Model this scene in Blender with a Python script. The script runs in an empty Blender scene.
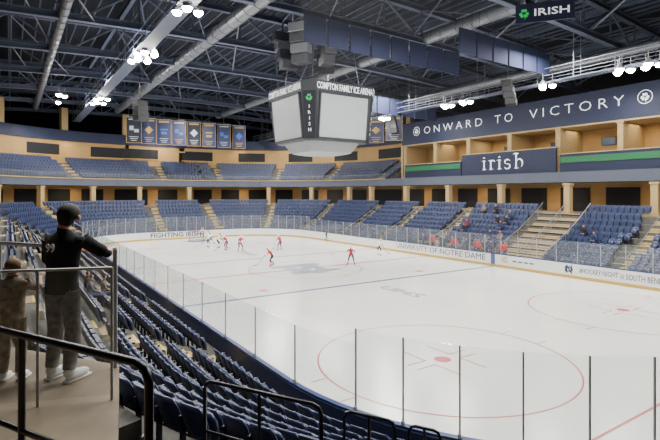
import bpy, math, random
from mathutils import Vector, Matrix
random.seed(7)
S=bpy.context.scene; C=S.collection
PI=math.pi
def L(c):
    return tuple((x/255/12.92 if x/255<=.04045 else ((x/255+.055)/1.055)**2.4) for x in c)+(1,)
def mat(name,col,rough=.6,metal=0,emit=0,var=.10,scale=6,spec=.5,ecol=None):
    m=bpy.data.materials.new(name); m.use_nodes=True; nt=m.node_tree; b=nt.nodes['Principled BSDF']
    c=L(col); n=nt.nodes.new('ShaderNodeTexNoise'); n.inputs['Scale'].default_value=scale
    tc=nt.nodes.new('ShaderNodeTexCoord'); nt.links.new(tc.outputs['Object'],n.inputs['Vector'])
    r=nt.nodes.new('ShaderNodeValToRGB'); r.color_ramp.elements[0].position=.3; r.color_ramp.elements[1].position=.7
    r.color_ramp.elements[0].color=tuple(x*(1-var) for x in c[:3])+(1,)
    r.color_ramp.elements[1].color=tuple(min(1,x*(1+var)) for x in c[:3])+(1,)
    nt.links.new(n.outputs['Fac'],r.inputs['Fac']); nt.links.new(r.outputs['Color'],b.inputs['Base Color'])
    b.inputs['Roughness'].default_value=rough; b.inputs['Metallic'].default_value=metal
    b.inputs['Specular IOR Level'].default_value=spec
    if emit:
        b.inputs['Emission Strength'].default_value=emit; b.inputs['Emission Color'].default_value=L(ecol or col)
    return m
M={}
def dm(k,*a,**kw): M[k]=mat(k,*a,**kw)
dm('ice',(230,230,225),rough=.2,var=.04,scale=.25,spec=.6)
dm('board',(228,229,226),rough=.35,var=.02); dm('navy',(22,32,68),rough=.5); dm('navycap',(28,48,108),rough=.4)
dm('gold',(196,160,70),rough=.5); dm('steel',(150,152,152),rough=.35,metal=.6); dm('alum',(170,172,170),rough=.5)
dm('conc',(88,86,82),rough=.85,scale=3); dm('tan',(176,150,104),rough=.7,var=.05); dm('tanlit',(172,136,82),rough=.7,var=.1,scale=.5,emit=.06)  # tanlit: faint emission put into the wall colour so it looks warmly lit
dm('step',(168,148,112),rough=.8); dm('nose',(225,195,90),rough=.6)
dm('seat',(40,51,84),rough=.32,var=.12,scale=3); dm('seatfar',(38,49,82),rough=.42,var=.25,scale=1.2); dm('seatmetal',(52,58,70),rough=.4,metal=.4)
dm('roof',(26,29,39),rough=.9,var=.2,scale=.6); dm('truss',(76,83,101),rough=.6,var=.08); dm('trussl',(112,118,130),rough=.5)
dm('duct',(122,125,131),rough=.4,metal=.4); dm('baffle',(27,35,68),rough=.85); dm('black',(16,17,20),rough=.45); dm('rail',(20,22,25),rough=.3,metal=.3)
dm('wallnavy',(27,36,66),rough=.6,var=.04); dm('dark',(24,25,30),rough=.8); dm('darknavy',(18,22,36),rough=.8); dm('fascia',(80,86,102),rough=.6,var=.03)
dm('red',(190,30,44),rough=.6); dm('redice',(196,90,90),rough=.3,var=.05); dm('blueice',(70,90,145),rough=.3,var=.05); dm('inkice',(146,151,162),rough=.3,var=.05)
dm('white',(235,236,238),rough=.5,var=.02); dm('grey',(98,100,106),rough=.7); dm('letter',(238,240,244),rough=.5,emit=.7,var=0)
dm('letterdim',(48,58,86),rough=.5,var=0); dm('lamp',(255,250,240),emit=160,var=0)
dm('screen',(172,176,180),rough=.35,emit=.08,var=.03,scale=1); dm('sbody',(46,50,58),rough=.5); dm('sgrey',(150,154,158),rough=.5,var=.03)
dm('green',(24,150,70),rough=.5,emit=1.2,var=0); dm('greenstrip',(30,102,60),rough=.5,emit=.25,var=.05)
dm('skin',(205,150,120),rough=.55,var=.03); dm('hair',(28,22,20),rough=.7,var=.2,scale=40); dm('hairb',(96,66,40),rough=.7)
dm('tee',(18,19,23),rough=.85,var=.15,scale=12); dm('pants',(96,93,90),rough=.85,var=.4,scale=22); dm('camo',(126,110,90),rough=.85,var=.5,scale=18)
dm('shoe',(232,232,230),rough=.5); dm('jnavy',(30,40,80),rough=.7); dm('glove',(30,30,36),rough=.6); dm('wood',(150,118,78),rough=.6)
dm('floor',(118,104,84),rough=.75,var=.15,scale=3); dm('tvm',(40,60,80),rough=.3,emit=.5); dm('bred',(130,30,40),rough=.7); dm('bgold',(158,128,60),rough=.7); dm('bblue',(52,80,140),rough=.7)
def glassmat(name,tint,diff,base,edge):
    m=bpy.data.materials.new(name); m.use_nodes=True; nt=m.node_tree; nt.nodes.clear()
    o=nt.nodes.new('ShaderNodeOutputMaterial'); t=nt.nodes.new('ShaderNodeBsdfTransparent'); t.inputs[0].default_value=tint
    g=nt.nodes.new('ShaderNodeBsdfGlossy'); g.inputs['Roughness'].default_value=.03
    d=nt.nodes.new('ShaderNodeBsdfDiffuse'); d.inputs[0].default_value=(.75,.78,.8,1)
    f=nt.nodes.new('ShaderNodeLayerWeight'); f.inputs[0].default_value=.5
    pw=nt.nodes.new('ShaderNodeMath'); pw.operation='POWER'; pw.inputs[1].default_value=4; nt.links.new(f.outputs['Facing'],pw.inputs[0])
    mm=nt.nodes.new('ShaderNodeMath'); mm.operation='MULTIPLY_ADD'; mm.inputs[1].default_value=edge; mm.inputs[2].default_value=base
    nt.links.new(pw.outputs[0],mm.inputs[0])
    a=nt.nodes.new('ShaderNodeMixShader'); a.inputs[0].default_value=diff; nt.links.new(t.outputs[0],a.inputs[1]); nt.links.new(d.outputs[0],a.inputs[2])
    b=nt.nodes.new('ShaderNodeMixShader'); nt.links.new(mm.outputs[0],b.inputs[0]); nt.links.new(a.outputs[0],b.inputs[1]); nt.links.new(g.outputs[0],b.inputs[2])
    nt.links.new(b.outputs[0],o.inputs[0]); M[name]=m
glassmat('glass',(.96,.975,.975,1),.035,.03,.4); glassmat('glass2',(.88,.9,.9,1),.05,.07,.5)
def netmat():
    m=bpy.data.materials.new('net'); m.use_nodes=True; nt=m.node_tree; nt.nodes.clear(); N=nt.nodes.new; K=nt.links.new
    o=N('ShaderNodeOutputMaterial'); uv=N('ShaderNodeUVMap'); sep=N('ShaderNodeSeparateXYZ'); K(uv.outputs[0],sep.inputs[0])
    outs=[]
    for op in ('ADD','SUBTRACT'):
        a=N('ShaderNodeMath'); a.operation=op; K(sep.outputs[0],a.inputs[0]); K(sep.outputs[1],a.inputs[1])
        f=N('ShaderNodeMath'); f.operation='PINGPONG'; f.inputs[1].default_value=.035; K(a.outputs[0],f.inputs[0])
        l=N('ShaderNodeMath'); l.operation='LESS_THAN'; l.inputs[1].default_value=.0035; K(f.outputs[0],l.inputs[0]); outs.append(l)
    mx=N('ShaderNodeMath'); mx.operation='MAXIMUM'; K(outs[0].outputs[0],mx.inputs[0]); K(outs[1].outputs[0],mx.inputs[1])
    ml=N('ShaderNodeMath'); ml.operation='MULTIPLY'; ml.inputs[1].default_value=.3; K(mx.outputs[0],ml.inputs[0])
    t=N('ShaderNodeBsdfTransparent'); d=N('ShaderNodeBsdfDiffuse'); d.inputs[0].default_value=(.5,.5,.5,1)
    s=N('ShaderNodeMixShader'); K(ml.outputs[0],s.inputs[0]); K(t.outputs[0],s.inputs[1]); K(d.outputs[0],s.inputs[2]); K(s.outputs[0],o.inputs[0]); M['net']=m
netmat()
# ---------- mesh collector
class MB:
    def __init__(s): s.v=[]; s.f=[]; s.m=[]
    def add(s,vs,fs,mi=0):
        b=len(s.v); s.v+= [tuple(p) for p in vs]; s.f+=[tuple(i+b for i in f) for f in fs]; s.m+=[mi]*len(fs); return s
    def box(s,cx,cy,cz,sx,sy,sz,rot=0,mi=0):
        c,q=math.cos(rot),math.sin(rot); vs=[]
        for z in(-.5,.5):
            for x,y in((-.5,-.5),(.5,-.5),(.5,.5),(-.5,.5)):
                X,Y=x*sx,y*sy; vs.append((cx+X*c-Y*q,cy+X*q+Y*c,cz+z*sz))
        return s.add(vs,[(3,2,1,0),(4,5,6,7),(0,1,5,4),(1,2,6,5),(2,3,7,6),(3,0,4,7)],mi)
    def bx(s,x0,x1,y0,y1,z0,z1,mi=0): return s.box((x0+x1)/2,(y0+y1)/2,(z0+z1)/2,x1-x0,y1-y0,z1-z0,0,mi)
    def prism(s,pts,z0,z1,mi=0):
        n=len(pts); vs=[(x,y,z0) for x,y in pts]+[(x,y,z1) for x,y in pts]
        return s.add(vs,[tuple(range(n-1,-1,-1)),tuple(range(n,2*n))]+[(i,(i+1)%n,(i+1)%n+n,i+n) for i in range(n)],mi)
    def tube(s,pts,r,seg=8,mi=0,r2=None):
        pts=[Vector(p) for p in pts]; n=len(pts); vs=[]; fs=[]
        for i,p in enumerate(pts):
            d=(pts[min(i+1,n-1)]-pts[max(i-1,0)]).normalized()
            a=Vector((0,0,1)) if abs(d.z)<.95 else Vector((1,0,0))
            x=d.cross(a).normalized(); y=d.cross(x)
            rr=r if r2 is None else r+(r2-r)*i/(n-1)
            for k in range(seg):
                t=2*PI*k/seg; vs.append(p+x*math.cos(t)*rr+y*math.sin(t)*rr)
        for i in range(n-1):
            for k in range(seg):
                k2=(k+1)%seg; fs.append((i*seg+k,i*seg+k2,(i+1)*seg+k2,(i+1)*seg+k))
        fs.append(tuple(range(seg))); fs.append(tuple((n-1)*seg+k for k in range(seg-1,-1,-1)))
        return s.add(vs,fs,mi)
    def ell(s,c,r,seg=12,rings=8,mi=0,lo=-PI/2,hi=PI/2):
        vs=[];fs=[]
        for i in range(rings+1):
            a=lo+(hi-lo)*i/rings
            for k in range(seg):
                t=2*PI*k/seg; vs.append((c[0]+r[0]*math.cos(a)*math.cos(t),c[1]+r[1]*math.cos(a)*math.sin(t),c[2]+r[2]*math.sin(a)))
        for i in range(rings):
            for k in range(seg):
                k2=(k+1)%seg; fs.append((i*seg+k,i*seg+k2,(i+1)*seg+k2,(i+1)*seg+k))
        return s.add(vs,fs,mi)
    def mesh(s,name,mats,smooth=False):
        me=bpy.data.meshes.new(name); me.from_pydata(s.v,[],s.f)
        for m in mats: me.materials.append(M[m] if isinstance(m,str) else m)
        me.polygons.foreach_set('material_index',s.m)
        if smooth: me.polygons.foreach_set('use_smooth',[True]*len(s.f))
        me.update(); return me
    def build(s,name,mats,parent=None,world=True,smooth=False):
        if isinstance(mats,str): mats=[mats]
        return link(name,s.mesh(name,mats,smooth),parent,world)
def wloc(o):
    v=Vector((0,0,0))
    while o: v+=o.location; o=o.parent
    return v
def link(name,me,parent=None,world=True):
    o=bpy.data.objects.new(name,me); C.objects.link(o)
    if parent:
        o.parent=parent
        if world: o.location=-wloc(parent)
    return o
def tag(o,label,cat,group=None,kind=None):
    o['label']=label; o['category']=cat
    if group:o['group']=group
    if kind:o['kind']=kind
    return o
def thing(name,label,cat,loc=(0,0,0),rz=0,group=None):
    o=bpy.data.objects.new(name,None); C.objects.link(o); o.location=loc; o.rotation_euler=(0,0,rz); o.empty_display_size=.1
    return tag(o,label,cat,group)
def struct(o): o['kind']='structure'; return o
def dup(root,loc,rz,label=None,group=None):
    r=root.copy(); C.objects.link(r); r.location=loc; r.rotation_euler=(0,0,rz)
    if label:r['label']=label
    if group:r['group']=group
    for ch in list(root.children):
        c=ch.copy(); C.objects.link(c); c.parent=r
        for g in ch.children:
            d=g.copy(); C.objects.link(d); d.parent=c
    return r
def frame(n,up,pos):
    n=Vector(n).normalized(); up=Vector(up); x=up.cross(n).normalized(); up=n.cross(x)
    m=Matrix((x,up,n)).transposed().to_4x4(); m.translation=Vector(pos); return m
def text(body,mt,Mx,width=None,height=1,parent=None,name='lettering',bold=0,space=1,world=True):
    cu=bpy.data.curves.new(name,'FONT'); cu.body=body; cu.size=1; cu.extrude=.004; cu.offset=bold; cu.space_character=space; cu.resolution_u=2
    t=bpy.data.objects.new('t',cu); C.objects.link(t); bpy.context.view_layer.update()
    me=bpy.data.meshes.new_from_object(t.evaluated_get(bpy.context.evaluated_depsgraph_get()))
    C.objects.unlink(t); bpy.data.objects.remove(t)
    xs=[v.co.x for v in me.vertices]; ys=[v.co.y for v in me.vertices]
    w=max(xs)-min(xs); h=max(ys)-min(ys); cx=(max(xs)+min(xs))/2; cy=(max(ys)+min(ys))/2
    sy=height/h; sx=(width/w) if width else sy
    for v in me.vertices:
        v.co=Mx@Vector(((v.co.x-cx)*sx,(v.co.y-cy)*sy,v.co.z))
    me.materials.clear(); me.materials.append(M[mt]); me.name=name
    return link(name,me,parent,world)
def shamrock(mt,Mx,size,parent,name='shamrock_emblem',world=True):
    b=MB()
    for a in (90,210,330):
        cx=.3*math.cos(math.radians(a)); cy=.3*math.sin(math.radians(a))
        for s_ in (-1,1):
            px=cx+s_*.12*math.cos(math.radians(a+90)); py=cy+s_*.12*math.sin(math.radians(a+90))
            b.add([(px+.17*math.cos(k*PI/6),py+.17*math.sin(k*PI/6),.002) for k in range(12)],[tuple(range(12))])
    b.add([(-.03,0,.002),(.03,0,.002),(.14,-.6,.002),(.06,-.6,.002)],[(0,1,2,3)])
    b.v=[tuple(Mx@Vector((x*size,y*size,z))) for x,y,z in b.v]
    return b.build(name,[mt],parent,world)
# ---------- rink path (X across, Y along, camera near origin)
X0,X1,Y0,Y1,R=6.3,33.5,2.9,63.9,8.5
LC=R*PI/2
segs=[('c',(X0+R,Y0+R),270,180,LC),('l',(X0,Y0+R),(X0,Y1-R),180,Y1-Y0-2*R),('c',(X0+R,Y1-R),180,90,LC),('l',(X0+R,Y1),(X1-R,Y1),90,X1-X0-2*R),
      ('c',(X1-R,Y1-R),90,0,LC),('l',(X1,Y1-R),(X1,Y0+R),0,Y1-Y0-2*R),('c',(X1-R,Y0+R),0,-90,LC),('l',(X1-R,Y0),(X0+R,Y0),-90,X1-X0-2*R)]
cum=[0]
for s_ in segs: cum.append(cum[-1]+s_[4])
TT=cum[-1]
def P(t,off):
    t=t%TT
    for i,s_ in enumerate(segs):
        if t<=cum[i+1]+1e-6: break
    k=(t-cum[i])/s_[4]
    if s_[0]=='c':
        a=math.radians(s_[2]+(s_[3]-s_[2])*k); r=R+off
        return s_[1][0]+r*math.cos(a),s_[1][1]+r*math.sin(a),a,(R+off)/R
    a=math.radians(s_[3]); x=s_[1][0]+(s_[2][0]-s_[1][0])*k; y=s_[1][1]+(s_[2][1]-s_[1][1])*k
    return x+off*math.cos(a),y+off*math.sin(a),a,1
def tl(u): return cum[1]+u-(Y0+R)
def tr(u): return cum[5]+(Y1-R)-u
def tf(v): return cum[3]+v-(X0+R)
def tFR(a): return cum[4]+(90-a)/90*LC
def tFL(a): return cum[2]+(180-a)/90*LC
def tNL(a): return (270-a)/90*LC
def samples(t0,t1,step=1.1):
    ts={t0,t1}
    for b in range(-1,2):
        for c in cum[:-1]:
            if t0<c+b*TT<t1: ts.add(c+b*TT)
    ts=sorted(ts); out=[ts[0]]
    for a,b in zip(ts,ts[1:]):
        n=max(1,int((b-a)/step)); out+=[a+(b-a)*k/n for k in range(1,n+1)]
    return out
def sweep(mb,t0,t1,o0,o1,z0,z1,mi=0,step=1.1):
    vs=[];fs=[]; ts=samples(t0,t1,step)
    for t in ts:
        a=P(t,o0);b=P(t,o1); vs+=[(a[0],a[1],z0),(b[0],b[1],z0),(b[0],b[1],z1),(a[0],a[1],z1)]
    n=len(ts)
    for i in range(n-1):
        for k in range(4):
            k2=(k+1)%4; fs.append((i*4+k,i*4+k2,(i+1)*4+k2,(i+1)*4+k))
    fs+=[(3,2,1,0),tuple((n-1)*4+k for k in range(4))]
    return mb.add(vs,fs,mi)
# ---------- shell
struct(MB().bx(-22,62,-16,96,-.3,-.05).build('floor','conc'))
struct(MB().bx(-22,62,-16,96,22,22.4).build('ceiling','roof'))
struct(MB().bx(-22.4,-22,-16,96,-.3,22).build('wall_left','dark')); struct(MB().bx(62,62.4,-16,96,-.3,22).build('wall_right','dark'))
struct(MB().bx(-22,62,96,96.4,-.3,22).build('wall_far','dark')); struct(MB().bx(-22,62,-16.4,-16,-.3,22).build('wall_near','dark'))
# ---------- ice
ice=thing('ice_sheet','white ice sheet with red and blue markings filling the rink','ice rink',(19.9,33.4,0))
ts=samples(0,TT,.9)[:-1]
b=MB(); b.prism([P(t,-.02)[:2] for t in ts][::-1],-.05,0); b.build('ice_surface','ice',ice)
def ring(cx,cy,r,w,z=.004,a0=0,a1=2*PI,n=64):
    m=MB(); vs=[];fs=[]
    for i in range(n+1):
        a=a0+(a1-a0)*i/n
        for rr in (r-w/2,r+w/2): vs.append((cx+rr*math.cos(a),cy+rr*math.sin(a),z))
    for i in range(n): fs.append((2*i,2*i+1,2*i+3,2*i+2))
    return m.add(vs,fs)
def flat(m,x0,x1,y0,y1,z=.004): m.add([(x0,y0,z),(x1,y0,z),(x1,y1,z),(x0,y1,z)],[(0,1,2,3)]); return m
XC=19.9; YC=33.4
for y in (Y0+3.35,Y1-3.35):
    flat(MB(),X0+1.6,X1-1.6,y-.04,y+.04).build('goal_line','redice',ice)
for y in (YC-7.6,YC+7.6): flat(MB(),X0+.03,X1-.03,y-.15,y+.15).build('blue_line','blueice',ice)
flat(MB(),X0+.03,X1-.03,YC-.15,YC+.15).build('center_line','redice',ice)
ring(XC,YC,4.57,.07).build('center_circle','blueice',ice)
for x in (XC-6.7,XC+6.7):
    for y in (Y0+9.45,Y1-9.45):
        c=ring(x,y,4.57,.06); 
        for sx in(-1,1):
            for sy in(-1,1):
                flat(c,x+sx*.6,x+sx*.66,y+sy*.25,y+sy*1.45); flat(c,min(x+sx*.6,x+sx*1.5),max(x+sx*.6,x+sx*1.5),y+sy*.25-.03,y+sy*.25+.03)
                flat(c,x+sx*4.57 if sx>0 else x-5.15,x+5.15 if sx>0 else x-4.57,y+sy*.85-.03,y+sy*.85+.03)
        c.build('faceoff_circle','redice',ice); ring(x,y,.16,.3,.005,n=24).build('faceoff_dot','redice',ice)
    for y in (YC-6.1,YC+6.1): ring(x,y,.16,.3,.005,n=24).build('faceoff_dot','redice',ice)
m=MB(); pts=[(XC+1.83*math.cos(k*PI/16),Y1-3.35-1.83*math.sin(k*PI/16),.003) for k in range(17)]; m.add(pts,[tuple(range(16,-1,-1))]); m.build('goal_crease','blueice',ice)
def onice(x,y,z=.008): return frame((0,0,1),(1,0,0),(x,y,z))
text('N','inkice',onice(XC,YC),4.2,4.4,ice,'center_letter',.03); text('D','inkice',onice(XC,YC-.2,.010),5.0,3.0,ice,'center_letter',.05)
text('UHS','inkice',onice(XC+.3,22.3),3.6,.95,ice,'ice_lettering',.02); text('UHS','inkice',onice(XC,44.8),3.6,.95,ice,'ice_lettering',.02)
# ---------- boards
bd=thing('rink_boards','white dasher boards with glass and grey posts around the ice','rink boards',(XC,YC,0))
b=MB(); sweep(b,0,TT,0,.1,0,1.04,0,.7); b.build('board_wall','board',bd)
b=MB(); sweep(b,0,TT,-.012,-.002,.01,.2,0,.7); b.build('kickplate','gold',bd)
b=MB(); sweep(b,0,TT,-.02,.13,1.04,1.1,0,.7); b.build('cap_rail','navycap',bd)
b=MB(); sweep(b,0,TT,.1,.13,.1,1.0,0,.7); b.build('outer_panel','navy',bd)
TU=1.2*9
def gtop(t):
    t=t%TT
    return 2.62 if (TU<t<cum[2] or cum[5]<t<cum[6]) else 2.98
for (a,c_) in ((-11.4,TU),(TU,cum[2]),(cum[2],cum[5]),(cum[5],cum[6])):
    g=MB(); sweep(g,a,c_,.045,.055,1.1,gtop((a+c_)/2),0,.7); g.build('glass_pane','glass',bd)
posts=[]; t=-9.6; tsp=[]
while t<TU+.01: tsp.append(t); t+=1.2
t=TU+2.2
while t<cum[2]: tsp.append(t); t+=2.44
t=cum[2]
while t<cum[5]: tsp.append(t); t+=1.3
t=cum[5]
while t<cum[6]+3: tsp.append(t); t+=1.6
for t in tsp:
    x,y,a,_=P(t,.05); posts.append(((x*x+y*y)**.5,x,y,a,t))
posts.sort(); rest=MB()
for i,(d,x,y,a,t) in enumerate(posts):
    h=gtop(t-.01); m=MB() if i<98 else rest
    m.box(x,y,(1.1+h)/2,.034,.034,h-1.1,a); m.box(x+.02*math.cos(a),y+.02*math.sin(a),1.14,.08,.06,.1,a)
    if i<98: m.build('glass_post','alum',bd)
if rest.v: o=rest.build('glass_posts_beyond','alum',bd); o['kind']='stuff'
bn=(-1,0,0)
text('UNIVERSITY OF NOTRE DAME','letterdim',frame(bn,(0,0,1),(X1-.012,32.1,.66)),11.2,.5,bd,'board_lettering',.0)
text('FIGHTING IRISH','letterdim',frame((0,-1,0),(0,0,1),(18.3,Y1-.012,.62)),6.6,.62,bd,'board_lettering',.02)
text('#HOCKEY NIGHT','letterdim',frame(bn,(0,0,1),(X1-.012,17.15,.62)),2.6,.38,bd,'board_lettering',.0)
text('in SOUTH BEND','letterdim',frame(bn,(0,0,1),(X1-.012,14.45,.62)),2.5,.38,bd,'board_lettering',.0)
text('N','letterdim',frame(bn,(0,0,1),(X1-.012,19.2,.62)),.42,.6,bd,'monogram',.02); text('D','letterdim',frame(bn,(0,0,1),(X1-.016,19.2,.62)),.6,.4,bd,'monogram',.03)
text('ND','gold',frame(bn,(0,0,1),(X1-.012,24.6,.66)),.6,.5,bd,'board_lettering',.02)
m=MB(); 
for q in range(4): m.bx(X1-.014,X1-.006,22.0+q*.5,22.36+q*.5,.58,.68)
m.build('sponsor_line','letterdim',bd)
m=MB(); m.bx(X1-.016,X1-.006,25.55,25.95,.2,1.04); m.build('blue_line_mark','blueice',bd)
nt_=MB(); tsn=samples(-11,tl(10.8),.6); vs=[];fs=[]
for t in tsn:
    x,y,a,_=P(t,.05); vs+=[(x,y,2.98),(x,y,16.5)]
for i in range(len(tsn)-1): fs.append((2*i,2*i+2,2*i+3,2*i+1))
nt_.add(vs,fs); no=nt_.build('safety_net','net'); tag(no,'fine spectator safety netting above the nearest corner glass','net')
uv=no.data.uv_layers.new(name='UVMap')
for p in no.data.polygons:
    for li in p.loop_indices:
        vi=no.data.loops[li].vertex_index; uv.data[li].uv=(tsn[vi//2],no.data.vertices[vi].co.z)
# ---------- stands
RD=.76
def a_i(i): return .42+RD*i
def z_i(i): return .5+.27*i+.016*i*i
NR=10
def rstart(i): return tNL(224) if i<5 else tNL((207,205,200,189,184)[i-5])
lo=MB()
for i in range(NR):
    sweep(lo,rstart(i),cum[6],a_i(i) if i else .14,a_i(i)+RD,-.05,z_i(i))
struct(lo.build('stand_lower','conc'))
cs=MB(); sweep(cs,tl(11.6),cum[6],a_i(NR),15.5,3.9,4.25); struct(cs.build('floor_concourse','floor'))
up=MB(); U0=tFL(175); U1=tr(51); NU=6
for j in range(NU): sweep(up,U0,U1,10.1+.82*j,10.1+.82*(j+1),7.3,8.0+.46*j)
struct(up.build('stand_upper','conc'))
fa=MB(); sweep(fa,tl(13),cum[6],9.7,10.1,7.1,8.05); fo=struct(fa.build('trim_1','fascia'))
x,y,a,_=P(tFR(62),9.68)
text('ND','navy',frame((-math.cos(a),-math.sin(a),0),(0,0,1),(x,y,7.6)),.8,.7,fo,'fascia_emblem',.03)
fb=MB(); sweep(fb,U0,U1,9.6,9.7,8.0,8.12); struct(fb.build('trim_2','tan'))
g=MB(); sweep(g,U0,U1,9.8,9.82,8.05,8.9); struct(g.build('window_1','glass'))
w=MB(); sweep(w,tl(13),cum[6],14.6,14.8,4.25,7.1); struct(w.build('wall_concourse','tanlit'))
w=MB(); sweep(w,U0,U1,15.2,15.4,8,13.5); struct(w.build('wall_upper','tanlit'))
w=MB(); sweep(w,U0,U1,15.0,15.6,13.5,15.0); struct(w.build('trim_3','wallnavy'))
k=0; t=tl(20)
while t<cum[6]-4:
    x,y,a,sc=P(t,14.5); k+=1
    d=MB(); d.box(x,y,5.45,.12,3.0,2.4,a,0); d.box(x-.08*math.cos(a),y-.08*math.sin(a),6.72,.06,3.2,.12,a,1); struct(d.build('door_%d'%k,['dark','tan']))
    t+=4.6/ P(t,14.5)[3]
t=U0+2.2; k=1
while t<U1-2:
    k+=1; x,y,a,sc=P(t,15.12); d=MB(); d.box(x,y,12.2,.12,5.6,1.5,a,0); d.box(x-.07*math.cos(a),y-.07*math.sin(a),11.4,.05,5.8,.1,a,1); struct(d.build('window_%d'%k,['dark','gold']))
    t+=8.6/P(t,14.9)[3]
t=tl(16); k=0
ords=['first','second','third','fourth','fifth','sixth','seventh','eighth','ninth','tenth','eleventh','twelfth','thirteenth','fourteenth','fifteenth','sixteenth','seventeenth','eighteenth','nineteenth','twentieth']+['%dth'%q for q in range(21,60)]
while t<cum[6]-2:
    x,y,a,_=P(t,9.2); c=MB(); c.box(x,y,5.6,.55,.55,2.7,a)
    c.box(x,y,4.35,.7,.7,.2,a); c.box(x,y,6.9,.7,.7,.2,a)
    c=c.build('support_column','tan'); tag(c,'square tan column under the balcony, %s going round from the left side'%ords[k],'column','lower concourse columns'); k+=1
    t+=7.2/P(t,9.2)[3]
t=U0+.2; k=0
while t<U1-.5:
    x,y,a,_=P(t,15.55); c=MB(); c.box(x,y,13.1,.7,.9,10.2,a); c.box(x,y,12.8,.85,1.05,.2,a)
    c=c.build('tall_column','tan'); tag(c,'tall tan column behind the upper seats, %s from the left'%ords[k],'column','upper columns'); k+=1
    t+=8.6/P(t,14.9)[3]
# aisles
aisL=[tNL(213),tl(15.5),tl(24),tl(33),tl(42),tl(51)]
aisF=[tFL(135),tf(17.2),tf(25.0),tFR(52),tFR(14)]
aisR=[tr(49),tr(41.5),tr(34),tr(16),tr(8)]
names=['descending between the rails nearest the camera']+['of the left side stand, %s from the camera'%q for q in ords[:5]]+['of the far end stand, %s from the left'%q for q in ords[:5]]+['of the right stand, %s from the far corner'%q for q in ords[:5]]
for k,t in enumerate(aisL+aisF+aisR):
    m=MB(); nn=MB(); r1=5 if k==0 else NR
    for i in range(r1):
        h=.5/P(t,a_i(i))[3]; zi=z_i(i)+.005
        rise=z_i(i+1)-z_i(i)
        sweep(m,t-h,t+h,a_i(i),a_i(i)+RD,zi-.03,zi+.01); 
        if i<NR-1: sweep(m,t-h,t+h,a_i(i)+RD/2,a_i(i)+RD,zi,zi+rise/2)
        sweep(nn,t-h,t+h,a_i(i)+RD/2-.01,a_i(i)+RD/2+.05,zi+rise/2-.02,zi+rise/2+.004); sweep(nn,t-h,t+h,a_i(i)-.01,a_i(i)+.05,zi,zi+.015)
    x,y,_,_=P(t,a_i(0)); th=thing('aisle_stairs','tan aisle stairs '+names[k],'stairs',(x,y,z_i(0)),0,'aisle stairs')
    m.build('steps','step',th); nn.build('nosing','nose',th)
ais=aisL+aisF+aisR
aisU=[tFL(150),tFL(112),tf(19.5),tFR(80),tFR(52),tFR(25),tr(53)]
for k,t in enumerate(aisU):
    m=MB()
    for j in range(NU):
        h=.5/P(t,12)[3]; sweep(m,t-h,t+h,10.1+.82*j,10.92+.82*j,8.0+.46*j,8.01+.46*j); 
        if j<5: sweep(m,t-h,t+h,10.5+.82*j,10.92+.82*j,8+.46*j,8.23+.46*j)
    m=m.build('aisle_stairs','step'); tag(m,'tan stairs climbing the upper balcony, %s from the left'%ords[k],'stairs','upper aisle stairs')
# seats
def rpanel(m,w,z0,z1,y0,lean,curve,th,mi=0,nu=8,nv=6,rt=.25,bulge=0):
    vs=[];fs=[]
    for side in (0,1):
        for j in range(nv+1):
            v=j/nv
            cut=1-rt*max(0,(v-.65)/.35)**2.5-.12*max(0,(.2-v)/.2)**2
            for i in range(nu+1):
                u=-1+2*i/nu
                z=z0+(z1-z0)*v-(.03*(u*u) if v>.8 else 0)
                y=y0+lean*v-curve*u*u-bulge*math.sin(PI*v)*(1-u*u)+(th if side else 0)*(1-.5*abs(u)**4)
                vs.append((u*w/2*cut,y,z))
    N=(nu+1)*(nv+1); q=lambda s,j,i:s*N+j*(nu+1)+i
    for j in range(nv):
        for i in range(nu):
            fs.append((q(0,j,i),q(0,j,i+1),q(0,j+1,i+1),q(0,j+1,i))); fs.append((q(1,j,i),q(1,j+1,i),q(1,j+1,i+1),q(1,j,i+1)))
    for j in range(nv):
        fs.append((q(0,j,0),q(0,j+1,0),q(1,j+1,0),q(1,j,0))); fs.append((q(0,j,nu),q(1,j,nu),q(1,j+1,nu),q(0,j+1,nu)))
    for i in range(nu):
        fs.append((q(0,0,i),q(1,0,i),q(1,0,i+1),q(0,0,i+1))); fs.append((q(0,nv,i),q(0,nv,i+1),q(1,nv,i+1),q(1,nv,i)))
    return m.add(vs,fs,mi)
seat0=thing('stadium_seat','x','seat')
rpanel(MB(),.45,.38,.86,.08,.16,.05,.04).build('backrest','seat',seat0,False,True)
rpanel(MB(),.41,.30,.70,-.12,.09,.01,.10,bulge=.05).build('seat_pan','seat',seat0,False,True)
m=MB(); m.box(.235,.0,.60,.045,.34,.04); m.box(.235,.10,.49,.03,.06,.22); m.build('armrest','black',seat0,False)
m=MB(); m.box(.235,.1,.21,.04,.07,.42); m.box(.235,.1,.015,.07,.2,.03); m.tube([(-.2,.1,.38),(.235,.1,.38)],.014,6); m.build('support_leg','seatmetal',seat0,False)
cand=[]
def gen(i,off,z,t0,t1,aisles,skip,tier):
    t=t0+.25
    while t<t1:
        x,y,a,sc=P(t,off); t+=.48/sc
        if any(abs(t-q)*sc<.78 for q in aisles): continue
        if any(q0<t<q1 for q0,q1 in skip): continue
        lat=.832*x-.555*y; dep=.555*x+.832*y
        if dep<2: continue
        px=330+480*lat/dep; py=193+480*(6.1-z-.6)/dep
        if px<-40 or px>720 or py>520: continue
        vis=0<px<660 and py<448 and not(px<116 and py>250)
        cand.append((0 if vis else 1,dep,x,y,z,a,i,t,tier))
vom=(tr(26.2),tr(21.6))
for i in range(NR):
    off=a_i(i)+.46; z=z_i(i)
    skip=[vom]
    if i<2: skip.append((tr(36),tr(22)))
    gen(i,off,z,rstart(i),cum[6],ais,skip,0)
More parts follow.
